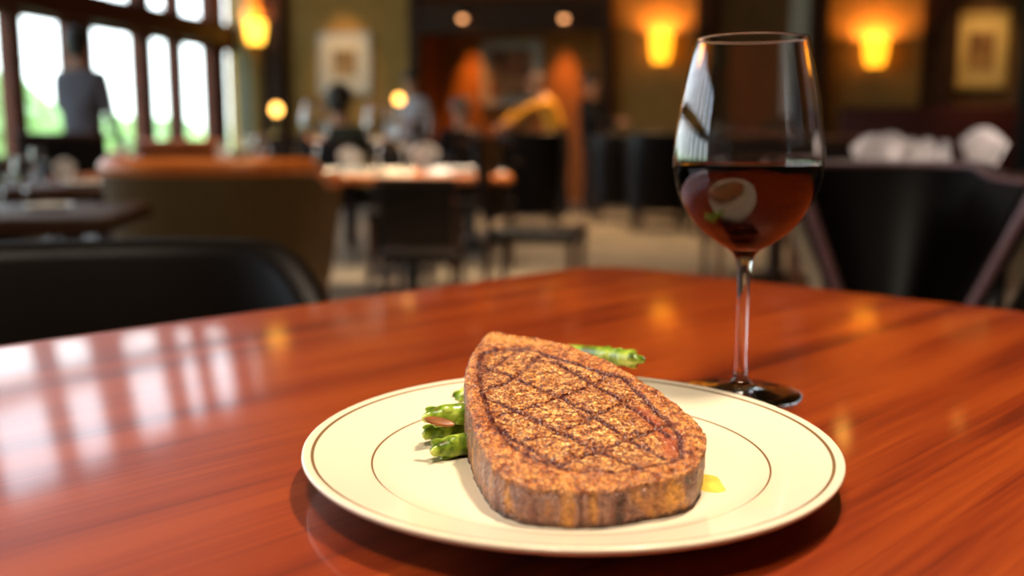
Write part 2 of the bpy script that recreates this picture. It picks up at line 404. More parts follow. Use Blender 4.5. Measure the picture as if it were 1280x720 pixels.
LINES = [ # grill marks, each a polyline in the photo mapped to the meat's face
 [(606, 458), (645, 472), (701, 495), (746, 521), (778, 543), (806, 560), (830, 572)],
 [(600, 492), (633, 507), (661, 519), (701, 539), (738, 559), (770, 571), (800, 582)],
 [(610, 522), (641, 547), (669, 563), (701, 580)],
 [(665, 447), (700, 455), (740, 478), (775, 498), (806, 520), (835, 545)],
 [(601, 487), (625, 481), (641, 472), (660, 457), (676, 443)],
 [(610, 523), (653, 511), (697, 496), (725, 485), (756, 470)],
 [(645, 551), (693, 541), (725, 529), (750, 515), (790, 496)],
 [(700, 580), (742, 565), (782, 549), (806, 541), (836, 528)],
 [(593, 471), (613, 460), (633, 446), (652, 437)]]
BORD = [(604, 440), (620, 437), (655, 435), (674, 440), (700, 449), (735, 459), (753, 466), (780, 473), (802, 494), (815, 509), (837, 528), (850, 547), (852, 572), (825, 581), (792, 587), (762, 590), (721, 587),
        (690, 582), (661, 570), (636, 553), (617, 530), (606, 502), (600, 478), (598, 458)]
def hp(l): return np.array([tuple(hframe(steak_pt(*p))) for p in l])
def seg_dist(P, L, closed=False):
    best = np.full(len(P), 9.0); n_ = len(L)
    for i in range(n_ if closed else n_-1):
        a, b = L[i], L[(i+1) % n_]; ab = b-a
        t = np.clip(((P-a) @ ab)/(ab @ ab), 0, 1)
        best = np.minimum(best, np.linalg.norm(P - (a + t[:, None]*ab), axis=1))
    return best
def inside(P, L):
    c = np.zeros(len(P), bool); n_ = len(L)
    for i in range(n_):
        x1, y1 = L[i]; x2, y2 = L[(i+1) % n_]
        cond = ((y1 > P[:, 1]) != (y2 > P[:, 1])) & (P[:, 0] < (x2-x1)*(P[:, 1]-y1)/(y2-y1+1e-12)+x1); c ^= cond
    return c
verts, tops = [], []      # local = heading frame relative to cen, z relative to ZW
NRt, NRs = 150, 46
thick = lambda q: zf + slope*(q.y-yfront) - ZW
for r_ in range(NRt+1):
    f = (r_/NRt)
    for k in range(NA):
        q = cen.lerp(outl[k], f*0.985)
        h = thick(q)
        edge = max(0, (f-0.90)/0.10); h -= 0.0022*edge*edge - 0.0012*math.sin(min(1, f/0.9)*math.pi)*0
        verts.append((q.x, q.y, h)); tops.append(1.0 if f < 0.985 else 0.8)
for r_ in range(1, NRs+1):
    t = r_/NRs
    for k in range(NA):
        q0 = cen.lerp(outl[k], 0.985); h0 = thick(q0) - 0.0022
        bul = 0.985 + 0.016*math.sin(min(1, t*1.15)*math.pi*0.8) - 0.004*t*t - 0.035*t*max(0.0, (outl[k]-cen).normalized().x)
        q = cen.lerp(outl[k], bul)
        verts.append((q.x, q.y, h0*(1-t))); tops.append(0.0 if t > 0.07 else 0.8*(1-t/0.07))
V = np.array(verts); T = np.array(tops)
P2 = V[:, :2]
gr = np.zeros(len(V))
for l in LINES:
    d = seg_dist(P2, hp(l)); gr = np.maximum(gr, np.exp(-(d/0.00135)**4)*1.0)
B = hp(BORD); db = seg_dist(P2, B, True); ins = inside(P2, B)
gr = gr*np.where(ins, 1.0, np.clip(1-db/0.003, 0, 1)) 
bord = np.exp(-(db/0.0014)**4)
fat = np.where(ins, 0.0, 1.0)
tip = np.exp(-(seg_dist(P2, hp([(612, 421), (640, 425), (680, 430)]))/0.0055)**2)*fat
halo = np.maximum(np.exp(-(db/0.0042)**2)*np.where(ins, 1, 0.6), 0)
for l in LINES: halo = np.maximum(halo, np.where(ins, 1, 0)*np.exp(-(seg_dist(P2, hp(l))/0.0030)**2))
red = np.exp(-(seg_dist(P2, hp([(800, 512), (822, 530), (838, 552), (838, 566)]))/0.0045)**2)
out_n = []
for i, (x, y_, z) in enumerate(V):
    c = Vector((x, y_, z))
    if T[i] > 0.5:
        n1 = noise.noise(c*420) ; n2 = noise.noise(c*900); n3 = noise.noise(c*110)
        out_n.append(0.00055*n1 + 0.0004*n2 + 0.0010*n3)
    else:
        n3 = noise.noise(Vector((x*120, y_*120, z*45))); n1 = noise.noise(c*260)
        out_n.append(0.0011*n3 + 0.0005*n1)
out_n = np.array(out_n)
dirs = P2 - np.array([cen.x, cen.y]); dl = np.linalg.norm(dirs, axis=1)+1e-9; dirs = dirs/dl[:, None]
side = 1-T
V[:, 2] += np.where(T > 0.5, out_n - 0.0015*gr - 0.0009*bord + 0.0007*fat*T, 0)
V[:, 0] += dirs[:, 0]*out_n*side; V[:, 1] += dirs[:, 1]*out_n*side
# jagged crust lip along the upper rim
for i in range(len(V)):
    r_ = i//NA
    if NRt-5 <= r_ <= NRt+4:
        c = Vector((V[i, 0], V[i, 1], 0)); a = noise.noise(c*330)*0.0012 + noise.noise(c*120)*0.0012
        V[i, 0] += dirs[i, 0]*a; V[i, 1] += dirs[i, 1]*a
V[:, 2] = np.maximum(V[:, 2], 0.0)
faces = []
tot = NRt + NRs + 1
for r_ in range(1, tot-1):
    for k in range(NA):
        a, b = r_*NA+k, r_*NA+(k+1) % NA
        faces.append((a, b, b+NA, a+NA))
faces.append(tuple(range(NA, 2*NA)))
faces = faces[:-1] + [(0, NA+k, NA+(k+1) % NA) for k in range(NA)]
faces.append(tuple(((tot-1)*NA+k) for k in range(NA)))
V[:, 0] -= cen.x; V[:, 1] -= cen.y
me = bpy.data.meshes.new('steak'); me.from_pydata([tuple(v) for v in V], [], faces)
for nm, arr in (('topside', T), ('grill', gr), ('border', bord), ('fat', fat), ('red', red), ('halo', halo), ('tip', tip)):
    at = me.attributes.new(nm, 'FLOAT', 'POINT'); at.data.foreach_set('value', arr.astype(np.float32))
bm = bmesh.new(); bm.from_mesh(me)
bmesh.ops.delete(bm, geom=[v for v in bm.verts if not v.link_faces], context='VERTS')
bmesh.ops.recalc_face_normals(bm, faces=bm.faces); bm.to_mesh(me); bm.free(); me.shade_smooth()
steak = bpy.data.objects.new('grilled_steak', me); col.objects.link(steak)
steak.location = W(cen.x, cen.y, ZW-0.0004); steak.rotation_euler = (0, 0, YAW)
tag(steak, 'thick grilled beef steak with crosshatched grill marks on the cream plate', 'steak')
def steak_mat():
    m, nt, b = newmat('seared steak'); L = nt.links.new
    tc = N(nt, 'ShaderNodeTexCoord')
    def at(n_): a = N(nt, 'ShaderNodeAttribute'); a.attribute_name = n_; return a.outputs['Fac']
    def noi(s, det=4, sc_=None, dist=0):
        n_ = N(nt, 'ShaderNodeTexNoise'); n_.inputs['Scale'].default_value = s; n_.inputs['Detail'].default_value = det; n_.inputs['Distortion'].default_value = dist
        if sc_:
            mp = N(nt, 'ShaderNodeMapping'); mp.inputs['Scale'].default_value = sc_; L(tc.outputs['Object'], mp.inputs[0]); L(mp.outputs[0], n_.inputs['Vector'])
        else: L(tc.outputs['Object'], n_.inputs['Vector'])
        return n_.outputs['Fac']
    def mixc(f, a, c, mode='MIX'):
        x = N(nt, 'ShaderNodeMixRGB', blend_type=mode)
        for i, v in ((0, f), (1, a), (2, c)):
            if hasattr(v, 'node'): L(v, x.inputs[i])
            elif i == 0: x.inputs[0].default_value = v
            else: x.inputs[i].default_value = (*v, 1)
        return x.outputs[0]
    fine = noi(330, 3); mid = noi(130, 3); big = noi(38, 3)
    topc = ramp(nt, fine, [(0.33, (0.22, 0.055, 0.014)), (0.44, (0.46, 0.17, 0.035)), (0.53, (0.82, 0.42, 0.115)), (0.66, (1.0, 0.76, 0.36))]).outputs[0]
    warm = ramp(nt, mid, [(0.38, (0.42, 0.14, 0.05)), (0.6, (1.0, 0.92, 0.8))]).outputs[0]
    vo = N(nt, 'ShaderNodeTexVoronoi'); vo.inputs['Scale'].default_value = 620; vo.inputs['Randomness'].default_value = 1.0; L(tc.outputs['Object'], vo.inputs['Vector'])
    bead = ramp(nt, vo.outputs['Distance'], [(0.10, (1.6, 1.5, 1.3)), (0.42, (1.0, 0.88, 0.75)), (0.72, (0.30, 0.15, 0.09))]).outputs[0]
    topc = mixc(0.85, topc, mixc(1.0, topc, bead, 'MULTIPLY'))
    topc = mixc(0.55, topc, mixc(1.0, topc, warm, 'MULTIPLY'))
    rim = ramp(nt, noi(230, 3), [(0.36, (0.16, 0.022, 0.008)), (0.46, (0.48, 0.13, 0.03)), (0.62, (0.85, 0.38, 0.10))]).outputs[0]
    fatf = N(nt, 'ShaderNodeMath', operation='MULTIPLY'); fatf.inputs[1].default_value = 0.75; L(at('fat'), fatf.inputs[0])
    rim = mixc(0.7, rim, mixc(1.0, rim, bead, 'MULTIPLY'))
    topc = mixc(fatf.outputs[0], topc, rim)
    redc = ramp(nt, noi(160, 2, (1, 3, 1)), [(0.35, (0.30, 0.04, 0.012)), (0.65, (0.56, 0.13, 0.03))]).outputs[0]
    rf = N(nt, 'ShaderNodeMath', operation='MULTIPLY'); rf.inputs[1].default_value = 0.9; L(at('red'), rf.inputs[0])
    topc = mixc(rf.outputs[0], topc, redc)
    topc = mixc(at('tip'), topc, mixc(0.5, topc, (0.85, 0.36, 0.07)))
    hf = N(nt, 'ShaderNodeMath', operation='MULTIPLY'); hf.inputs[1].default_value = 0.62; L(at('halo'), hf.inputs[0])
    topc = mixc(hf.outputs[0], topc, mixc(1.0, topc, (0.62, 0.30, 0.22), 'MULTIPLY'))
    mxx = N(nt, 'ShaderNodeMath', operation='MAXIMUM'); L(at('grill'), mxx.inputs[0]); L(at('border'), mxx.inputs[1])
    jit = N(nt, 'ShaderNodeMapRange'); jit.inputs['From Min'].default_value = 0.3; jit.inputs['From Max'].default_value = 0.6; jit.inputs['To Min'].default_value = 1.35; jit.inputs['To Max'].default_value = 0.75; L(mid, jit.inputs['Value'])
    gm = N(nt, 'ShaderNodeMath', operation='MULTIPLY'); gm.use_clamp = True; L(mxx.outputs[0], gm.inputs[0]); L(jit.outputs[0], gm.inputs[1])
    topc = mixc(gm.outputs[0], topc, (0.085, 0.010, 0.005))
    st = noi(30, 4, (2.2, 2.2, 0.8), 0.9)
    sidec = ramp(nt, st, [(0.30, (0.06, 0.02, 0.012)), (0.41, (0.24, 0.085, 0.055)), (0.49, (0.37, 0.18, 0.13)), (0.57, (0.45, 0.17, 0.055)), (0.70, (0.80, 0.36, 0.06))]).outputs[0]
    spk = ramp(nt, noi(300, 2), [(0.40, (0.35, 0.25, 0.2)), (0.55, (1, 1, 1))]).outputs[0]
    sidec = mixc(0.55, sidec, mixc(1.0, sidec, spk, 'MULTIPLY'))
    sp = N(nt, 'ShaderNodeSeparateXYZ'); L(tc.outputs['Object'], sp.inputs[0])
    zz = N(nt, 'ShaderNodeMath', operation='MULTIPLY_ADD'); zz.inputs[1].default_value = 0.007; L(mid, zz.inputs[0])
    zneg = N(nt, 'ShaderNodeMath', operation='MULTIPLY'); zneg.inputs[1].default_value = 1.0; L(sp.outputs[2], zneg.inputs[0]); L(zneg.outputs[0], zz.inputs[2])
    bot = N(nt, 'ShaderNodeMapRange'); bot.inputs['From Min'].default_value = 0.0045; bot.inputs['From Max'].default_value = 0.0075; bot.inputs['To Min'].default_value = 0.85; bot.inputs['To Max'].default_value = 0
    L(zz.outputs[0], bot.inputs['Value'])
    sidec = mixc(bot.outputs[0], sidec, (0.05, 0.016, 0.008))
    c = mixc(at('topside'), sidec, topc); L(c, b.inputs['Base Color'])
    b.inputs['Roughness'].default_value = 0.34; b.inputs['Specular IOR Level'].default_value = 0.6
    bp = N(nt, 'ShaderNodeBump'); bp.inputs['Strength'].default_value = 0.9; bp.inputs['Distance'].default_value = 0.0012
    vi = N(nt, 'ShaderNodeMath', operation='SUBTRACT'); L(fine, vi.inputs[0]); L(vo.outputs['Distance'], vi.inputs[1]); L(vi.outputs[0], bp.inputs['Height']); L(bp.outputs[0], b.inputs['Normal'])
    return m
me.materials.append(steak_mat())
# pan juice beside the steak
M['juice'] = plain('yellow pan juice', (0.95, 0.62, 0.10), 0.08, 0.5, nscale=80)
jp = onz(880, 604, ZW); jm = bmesh.new()
ring = [jm.verts.new((0.011*math.cos(a)*(1+0.25*math.sin(3*a)), 0.020*math.sin(a)*(1+0.2*math.cos(2*a+1)), 0.0002)) for a in [2*math.pi*k/40 for k in range(40)]]
cv = jm.verts.new((0, 0, 0.0011))
for k in range(40): jm.faces.new((ring[k], ring[(k+1) % 40], cv))
o = bpy.data.meshes.new('pan_juice'); jm.to_mesh(o); jm.free(); o.materials.append(M['juice']); o.shade_smooth()
jo = bpy.data.objects.new('pan_juice', o); col.objects.link(jo); jo.location = (jp.x, jp.y, ZW-0.0003); jo.rotation_euler = (0, 0, YAW+0.35)
tag(jo, 'small yellow puddle of pan juice at the right side of the steak', 'juice')

# ------------------------------------------------------------ asparagus
def asp_mat():
    m, nt, b = newmat('asparagus skin'); tc = N(nt, 'ShaderNodeTexCoord')
    no = N(nt, 'ShaderNodeTexNoise'); no.inputs['Scale'].default_value = 90; no.inputs['Detail'].default_value = 3; nt.links.new(tc.outputs['Object'], no.inputs['Vector'])
    r = ramp(nt, no.outputs['Fac'], [(0.30, (0.20, 0.08, 0.015)), (0.40, (0.10, 0.19, 0.012)), (0.52, (0.32, 0.46, 0.035)), (0.66, (0.62, 0.70, 0.14))])
    nt.links.new(r.outputs[0], b.inputs['Base Color']); b.inputs['Roughness'].default_value = 0.28
    bp = N(nt, 'ShaderNodeBump'); bp.inputs['Strength'].default_value = 0.5; bp.inputs['Distance'].default_value = 0.001
    nt.links.new(no.outputs['Fac'], bp.inputs['Height']); nt.links.new(bp.outputs[0], b.inputs['Normal'])
    return m
M['asp'] = asp_mat()
M['aspbrown'] = plain('browned asparagus scale', (0.30, 0.10, 0.025), 0.35, nscale=120, amt=0.4)
def spear(p_tip, p_end, r, label, sag=0.0, browned=False):
    p_tip, p_end = Vector(p_tip), Vector(p_end); L_ = (p_end-p_tip).length
    o = thing('asparagus_spear', label, 'asparagus', p_tip, 0, 'asparagus spears around the steak')
    d = (p_end-p_tip); n_ = 18; pts = []; rad = []
    for k in range(n_+1):
        t = k/n_; w = L_*t
        rr = r*min(1, (0.15+ (w/(r*2.6))**0.6)) if w < r*2.6 else r
        pts.append(d*t + Vector((0, 0, sag*math.sin(t*math.pi)))); rad.append(max(0.0008, min(r, rr)))
    MB().tube(pts, rad, n=16).build('stalk', M['asp'], o, angle=80)
    s = MB(); dn = d.normalized(); a = dn.cross(Vector((0, 0, 1))).normalized(); b = a.cross(dn)
    for k in range(13):
        w = r*(0.5 + k*0.62)
        if w > L_*0.8: break
        t = w/L_; th = k*2.4; c = d*t + Vector((0, 0, sag*math.sin(t*math.pi))); rr = min(r, r*(0.15+(w/(r*2.6))**0.6))
        u = a*math.cos(th)+b*math.sin(th); p = c + u*rr*0.80
        X_ = (-dn*0.92+u*0.25).normalized(); Y_ = u.cross(X_).normalized(); Z_ = X_.cross(Y_)
        mm = Matrix((X_, Y_, Z_)).transposed().to_4x4()
        s.ell(p, (r*0.85, r*0.52, r*0.30), mm, 10, 6)
    s.build('bud_scales', M['aspbrown'] if browned else M['asp'], o)
    return o
def hw(px, py, z): return onz(px, py, z)
spear(hw(529, 521, ZW+0.017), hw(592, 516, ZW+0.0165), 0.0060, 'green asparagus tip with browned scales, topmost of the pile left of the steak', browned=False)
spear(hw(538, 563, ZW+0.0060), hw(592, 553, ZW+0.0060), 0.0060, 'bright green asparagus tip lying nearest the camera, left of the steak')
spear(hw(528, 543, ZW+0.0062), hw(590, 532, ZW+0.0062), 0.0055, 'pale green asparagus tip under the browned one, left of the steak')
spear(hw(570, 500, ZW+0.0065), hw(598, 488, ZW+0.0065), 0.0058, 'short pale asparagus end behind the pile, touching the left side of the steak')
spear(hw(799, 450, TZ+0.035), hw(700, 440, TZ+0.020), 0.0056, 'green asparagus spear poking out behind the top right of the steak', 0.001)
spear(hw(778, 445, TZ+0.028), hw(700, 446, TZ+0.0125), 0.0050, 'dark green asparagus spear behind the steak, tucked beneath its neighbour')
br = MB().ell((0, 0, 0), (0.009, 0.0030, 0.0012), None, 14, 8).build('charred_scale', M['aspbrown']); bp_ = hw(549, 527, ZW+0.0205)
br.parent = [o for o in col.objects if o.name == 'asparagus_spear'][0]; br.location = Vector(bp_)-br.parent.location; br.rotation_euler = (0.5, 0.1, YAW-0.35)

# ------------------------------------------------------------ wine glass
GP = W(0.1570, 0.668, TZ)
def smooth_prof(P, n=8):
    o_ = []
    for i in range(len(P)-1):
        p0 = P[max(0, i-1)]; p1 = P[i]; p2 = P[i+1]; p3 = P[min(len(P)-1, i+2)]
        for k in range(n):
            t = k/n
            o_.append(tuple(0.5*((2*p1[j])+(p2[j]-p0[j])*t+(2*p0[j]-5*p1[j]+4*p2[j]-p3[j])*t*t+(3*p1[j]-p0[j]-3*p2[j]+p3[j])*t**3) for j in (0, 1)))
    o_.append(P[-1]); return o_
bowl = [(0.0, 0.1015), (0.008, 0.1022), (0.020, 0.1070), (0.0315, 0.1165), (0.0410, 0.1310), (0.0460, 0.1460), (0.0470, 0.1600), (0.0450, 0.1800), (0.0412, 0.2030), (0.0372, 0.2220), (0.0345, 0.2335)]
def glass_profile():
    inner = smooth_prof(bowl, 6)
    outer = smooth_prof([(0.0345+0.0006, 0.2340), (0.0380, 0.2220), (0.0421, 0.2030), (0.0460, 0.1800), (0.0481, 0.1600), (0.0472, 0.1455), (0.0422, 0.1300), (0.0327, 0.1150), (0.0208, 0.1046), (0.0110, 0.0985), (0.0066, 0.0935),
                         (0.0047, 0.0860), (0.0040, 0.0700), (0.0037, 0.0400), (0.0042, 0.0180), (0.0062, 0.0095), (0.0130, 0.0058), (0.0260, 0.0034), (0.0390, 0.0018), (0.0402, 0.0010), (0.0396, 0.0002)], 6)
    return inner + outer + [(0.030, 0.0004), (0.010, 0.0020), (0.0, 0.0024)]
GSC = 1.024
g_ = thing('wine_glass', 'large stemmed wine glass of dark red wine on the glossy table behind the plate', 'wine glass', GP, 0)
MB().lathe(glass_profile(), n=96).build('goblet', M['glass'], g_, angle=85)
g_.scale = (GSC, GSC, GSC); wl_ = 0.1535
wp = [(max(0, r*1.004+0.00012 if r > 0.001 else 0), z-0.0001) for r, z in smooth_prof(bowl, 6) if z < wl_]
rt = np.interp(wl_, [z for r, z in smooth_prof(bowl, 6)], [r for r, z in smooth_prof(bowl, 6)])
MB().lathe(wp + [(rt*1.004+0.0001, wl_), (rt-0.0015, wl_-0.0004), (0, wl_-0.0004)], n=96).build('red_wine', M['wine'], g_, angle=50)

# ------------------------------------------------------------ chairs
def barrel(w, d, h, arm, th, lean, leather, piping=None, rail=None, flat=0.55):
    """tub chair, front faces local -Y"""
    def make():
        root = thing('tub_chair', 'x', 'chair')
        na, prof_n = 56, []
        def plan(a, off):          # a in -1..1, 0 at the back
            ang = R(105)*a; c, s = math.cos(ang), math.sin(ang); e = 0.75
            x = (w/2+off)*math.copysign(abs(s)**e, s); y_ = (d*0.5+off)*math.copysign(abs(c)**e, c)
            if abs(a) > 0.86: y_ -= (abs(a)-0.86)*d*2.2; x = math.copysign(w/2+off, s)
            return x, y_
        def topz(a):
            a = abs(a); t = min(1, max(0, (a-flat)/(0.93-flat))); t = t*t*(3-2*t); return h*(1-t)+arm*t
        t = bmesh.new(); rings = []; z0 = 0.20; K = 8
        for i in range(na+1):
            a = -1+2*i/na; ring = []; zt = topz(a)
            pr = [(-th/2, z0)]+[(-th/2, z0+(zt-th/2-z0)*q/4) for q in (1, 2, 3)]
            pr += [(-th/2*math.cos(math.pi*q/K), zt-th/2+th/2*math.sin(math.pi*q/K)) for q in range(K+1)]
            pr += [(th/2, z0+(zt-th/2-z0)*q/4) for q in (3, 2, 1)]+[(th/2, z0)]
            for off, z in pr:
                x, y_ = plan(a, off + lean*(z-h)); ring.append(t.verts.new((x, y_, z)))
            rings.append(ring)
        for a_, b_ in zip(rings, rings[1:]):
            for k in range(len(a_)): t.faces.new((a_[k], b_[k], b_[(k+1) % len(a_)], a_[(k+1) % len(a_)]))
        t.faces.new(rings[0]); t.faces.new(rings[-1][::-1]); bmesh.ops.recalc_face_normals(t, faces=t.faces)
        mb_ = MB(); mb_.merge(t); mb_.build('backrest', M[leather], root, angle=60)
        def line(off, dz, r, nm, mat):
            pts = []
            for i in range(na+1):
                a = -1+2*i/na; z = topz(a)+dz; x, y_ = plan(a, off+lean*(z-h)); pts.append((x, y_, z))
            return MB().tube(pts, r, n=10).build(nm, M[mat], root, angle=80)
        if piping: line(-th/2*0.8, -th*0.22, 0.008, 'piping', piping); line(th/2*0.8, -th*0.22, 0.008, 'piping', piping)
        for e_ in ((-1, 1) if piping else ()):
            MB().tube([(*plan(e_, lean*(z-h)), z) for z in (z0, z0+0.1, z0+0.25, arm-0.12, arm-0.02)], 0.013, n=10).build('piping', M[piping], root, angle=80)
        if rail: line(0, 0.002, th*0.55, 'top_rail', rail)
        s_ = MB(); s_.box(-w/2+th*1.3, w/2-th*1.3, -d*0.55, d*0.5-th*1.6, 0.30, 0.45, bev=0.03, seg=3); s_.build('seat', M[leather], root)
        for sx in (-1, 1):
            for sy in (-1, 1):
                MB().tube([(sx*(w/2-0.09), sy*d*0.34, 0.299), (sx*(w/2-0.07), sy*d*0.38, 0.0)], [0.022, 0.014], n=8).build('leg', M['darkwood'], root)
        return root
    return make
def dining(mat_w, mat_s, h=0.9):
    def make():
        root = thing('dining_chair', 'x', 'chair')
        for sx in (-1, 1):
            MB().tube([(sx*0.2, -0.2, 0), (sx*0.2, -0.2, 0.43)], [0.014, 0.02], n=8).build('leg', M[mat_w], root)
            MB().tube([(sx*0.2, 0.24, 0), (sx*0.2, 0.2, 0.45)], [0.014, 0.02], n=8).build('leg', M[mat_w], root)
        MB().box(-0.23, 0.23, -0.23, 0.21, 0.425, 0.49, bev=0.02, seg=3).build('seat', M[mat_s], root)
        b_ = MB(); t = Matrix.Translation((0, 0.2, 0.47)) @ Matrix.Rotation(R(-9), 4, 'X')
        b_.box(-0.22, 0.22, -0.02, 0.02, 0.06, h-0.47, bev=0.018, mat=t, seg=3); b_.build('backrest', M[mat_s], root)
        MB().box(-0.235, 0.235, -0.022, 0.026, h-0.475, h-0.44, bev=0.01, mat=t).build('top_rail', M[mat_w], root)
        return root
    return make
def cp(X, Y): v = W(X, Y, 0); return (v.x, v.y, 0)
def face(deg): return YAW + R(deg)        # 0: chair looks back at the camera
place('tub', barrel(0.66, 0.60, 0.792, 0.62, 0.05, 0.10, 'leather', None, None, flat=0.36), 'black leather tub chair with gold reflections pushed to the left side of the glossy table', 'chair', cp(-0.498, 1.03), face(14), 'tub chairs at the glossy table')
place('tub', None, 'black leather tub chair cut by the right edge, beside the glossy table', 'chair', cp(0.98, 1.28), face(-40), 'tub chairs at the glossy table')
place('tub2', barrel(0.50, 0.46, 0.875, 0.85, 0.05, 0.40, 'leather', 'piping', None, flat=0.6), 'dark tub chair with mauve piping standing just beyond the right corner of the glossy table', 'chair', cp(0.85, 2.25), face(-6))
place('tub3', barrel(0.66, 0.60, 0.835, 0.78, 0.06, 0.16, 'brownleather', None, 'rail', flat=0.6), 'olive brown tub chair with orange wooden top rail behind the black left chair', 'chair', cp(-0.95, 3.28), face(180))
D1 = dining('darkwood', 'leather', 0.92); D2 = dining('wood', 'wood', 0.95)
def dch(px, d, deg, label, kind='d1', h=1.0, grp='dark dining chairs about the room'):
    v = atd(px, d); place(kind, D1 if kind == 'd1' else D2, label, 'chair', (v.x, v.y, 0), face(deg), grp, h)

# ------------------------------------------------------------ other tables
def table_maker(w, d, topm):
    def make():
        root = thing('restaurant_table', 'x', 'table')
        mb_ = MB(); slab(mb_, w, d, 0.03, 0.71, 0.75, 0.012); mb_.build('tabletop', M[topm], root)
        MB().lathe([(0, 0), (0.26, 0), (0.26, 0.02), (0.05, 0.06), (0.04, 0.10), (0.04, 0.66), (0.12, 0.69), (0.12, 0.709), (0, 0.709)], n=24).build('pedestal', M['metal'], root)
        return root
    return make
TG = 'restaurant tables about the room'
def tab(px, d, deg, label, w=0.9, dd=0.9, m='wood'):
    v = atd(px, d); return place(('t', w, dd, m), table_maker(w, dd, m), label, 'table', (v.x, v.y, 0), face(deg), TG)
def cloth(px, d, deg, w, dd, label, m='linen', drop=0.0):
    v = atd(px, d, 0.751); mb_ = MB(); slab(mb_, w, dd, 0.02, 0, 0.008, 0.003)
    if drop:
        for sy in (-1, 1): mb_.box(-w/2, w/2, sy*dd/2-0.004, sy*dd/2+0.004, -drop, 0.006, bev=0.002)
    o_ = mb_.build('tablecloth', M[m]); o_.location = v; o_.rotation_euler = (0, 0, face(deg)); tag(o_, label, 'tablecloth'); return o_
def napkin():
    """upright folded napkin, a pleated fan"""
    t = bmesh.new(); n_ = 14; bot = []; top = []
    for k in range(n_+1):
        a = -1+2*k/n_; z = 0.008 if k % 2 else -0.008
        bot.append(t.verts.new((a*0.035, z, 0))); top.append(t.verts.new((a*0.085, z*1.6, 0.17-0.055*a*a)))
    for k in range(n_): t.faces.new((bot[k], bot[k+1], top[k+1], top[k]))
    bmesh.ops.solidify(t, geom=t.faces[:], thickness=0.003)
    mb_ = MB(); mb_.merge(t); mb_.box(-0.04, 0.04, -0.02, 0.02, 0, 0.02, bev=0.006)
    return mb_.build('folded_napkin', M['linen'])
def nap(px, d, deg, label, s=1.0):
    v = atd(px, d, 0.760); return place('nap', napkin, label, 'napkin', v, face(deg), 'white folded napkins on the tables', s)
def small_glass():
    root = thing('wine_glass', 'x', 'wine glass')
    ins = [(r*0.85, z) for r, z in bowl]
    MB().lathe([(r, z) for r, z in bowl] + [(0.0351, 0.2338), (0.0421, 0.2030), (0.0460, 0.1800), (0.0481, 0.1600), (0.0472, 0.1455), (0.0422, 0.1300), (0.0208, 0.1046), (0.0066, 0.0935), (0.0040, 0.07), (0.004, 0.018), (0.013, 0.0058), (0.0390, 0.0018), (0.0396, 0.0002), (0, 0.0004)], n=32).build('goblet', M['farglass'], root, angle=85)
    return root
M['farglass'] = realglass('far stemware glass', 1.45)
def gl(px, d, label, s=1.0, z=0.752):
    v = atd(px, d, z); return place('gl', small_glass, label, 'wine glass', v, 0, 'empty wine glasses on far tables', s)
def small_plate():
    return MB().lathe([(0, 0.0), (0.06, 0.0), (0.09, 0.006), (0.12, 0.014), (0.119, 0.017), (0.085, 0.009), (0.055, 0.005), (0, 0.005)], n=40).build('side_plate', M['china'])
def spl(px, d, label, s=1.0, z=0.761):
    v = atd(px, d, z); return place('spl', small_plate, label, 'plate', v, 0, 'white plates on far tables', s)
def candle():
    root = thing('table_lamp', 'x', 'lamp')
    MB().lathe([(0, 0), (0.05, 0), (0.05, 0.015), (0.014, 0.03), (0.012, 0.16), (0.02, 0.18), (0, 0.18)], n=24).build('base', M['brass'], root)
    MB().ell((0, 0, 0.225), (0.045, 0.045, 0.05)).build('lamp_globe', M['globe'], root); return root
M['globe'] = emit('warm lit globe', (1.0, 0.46, 0.09), 8)

# table with white cloth, mid distance
tab(515, 5.6, 4, 'wooden table under two white runners, left of the room centre', 1.05, 1.35, 'rail')
cloth(460, 5.45, 4, 0.50, 1.02, 'cream runner on the left half of the near set table', 'cream')
cloth(580, 5.6, 4, 0.42, 1.02, 'white runner on the right half of the near set table')
gl(397, 5.0, 'tall clear wine glass at the left end of the near set table', 1.5, 0.7605)
gl(474, 5.1, 'tall clear wine glass on the cream runner of the near set table', 1.45, 0.7605)
gl(506, 5.4, 'smaller wine glass on the cream runner right of the tall one', 1.1, 0.7605)
nap(438, 5.3, 30, 'white folded napkin between the two tall wine glasses', 0.75)
nap(532, 5.2, 10, 'white folded napkin at the right of the cream runner', 0.9)
spl(440, 5.15, 'white plate lying on the cream runner', 1)
spl(585, 5.2, 'white plate lying on the white runner', 1)
dch(672, 5.0, 78, 'dark dining chair at the right end of the near set table')
dch(530, 4.85, 175, 'dark dining chair tucked under the front side of the near set table', h=0.80)
dch(500, 6.7, 5, 'dark dining chair on the far side of the near set table', h=0.95)
# left tables by the windows
tab(8, 2.48, 10, 'dark table at the left edge beyond the black tub chair', 0.6, 0.6, 'darkwood')
gl(4, 2.55, 'wine glass on the dark left table, nearest the left edge', 0.55); gl(33, 2.62, 'wine glass on the dark left table, second from the left edge', 0.55)
spl(62, 2.55, 'small white dish on the dark left table', 0.5, 0.752)
tab(85, 4.0, 10, 'dark small table behind the left edge table', 0.7, 0.7, 'darkwood')
nap(85, 3.9, 0, 'low white napkin on the second dark table at left', 0.55); gl(52, 4.0, 'small wine glass on the second dark table at left', 0.6); spl(112, 3.9, 'white dish on the second dark table at left', 0.7, 0.752)
dch(100, 5.7, 190, 'dark dining chair in front of the person standing by the windows', h=1.02)
dch(50, 6.2, 120, 'dark dining chair under the green window, left of the standing person', h=0.95)
tab(255, 6.6, 0, 'wooden table near the far windows with white cloth', 1.2, 0.9, 'wood')
cloth(262, 6.6, 0, 0.62, 0.6, 'white cloth on the table near the far windows')
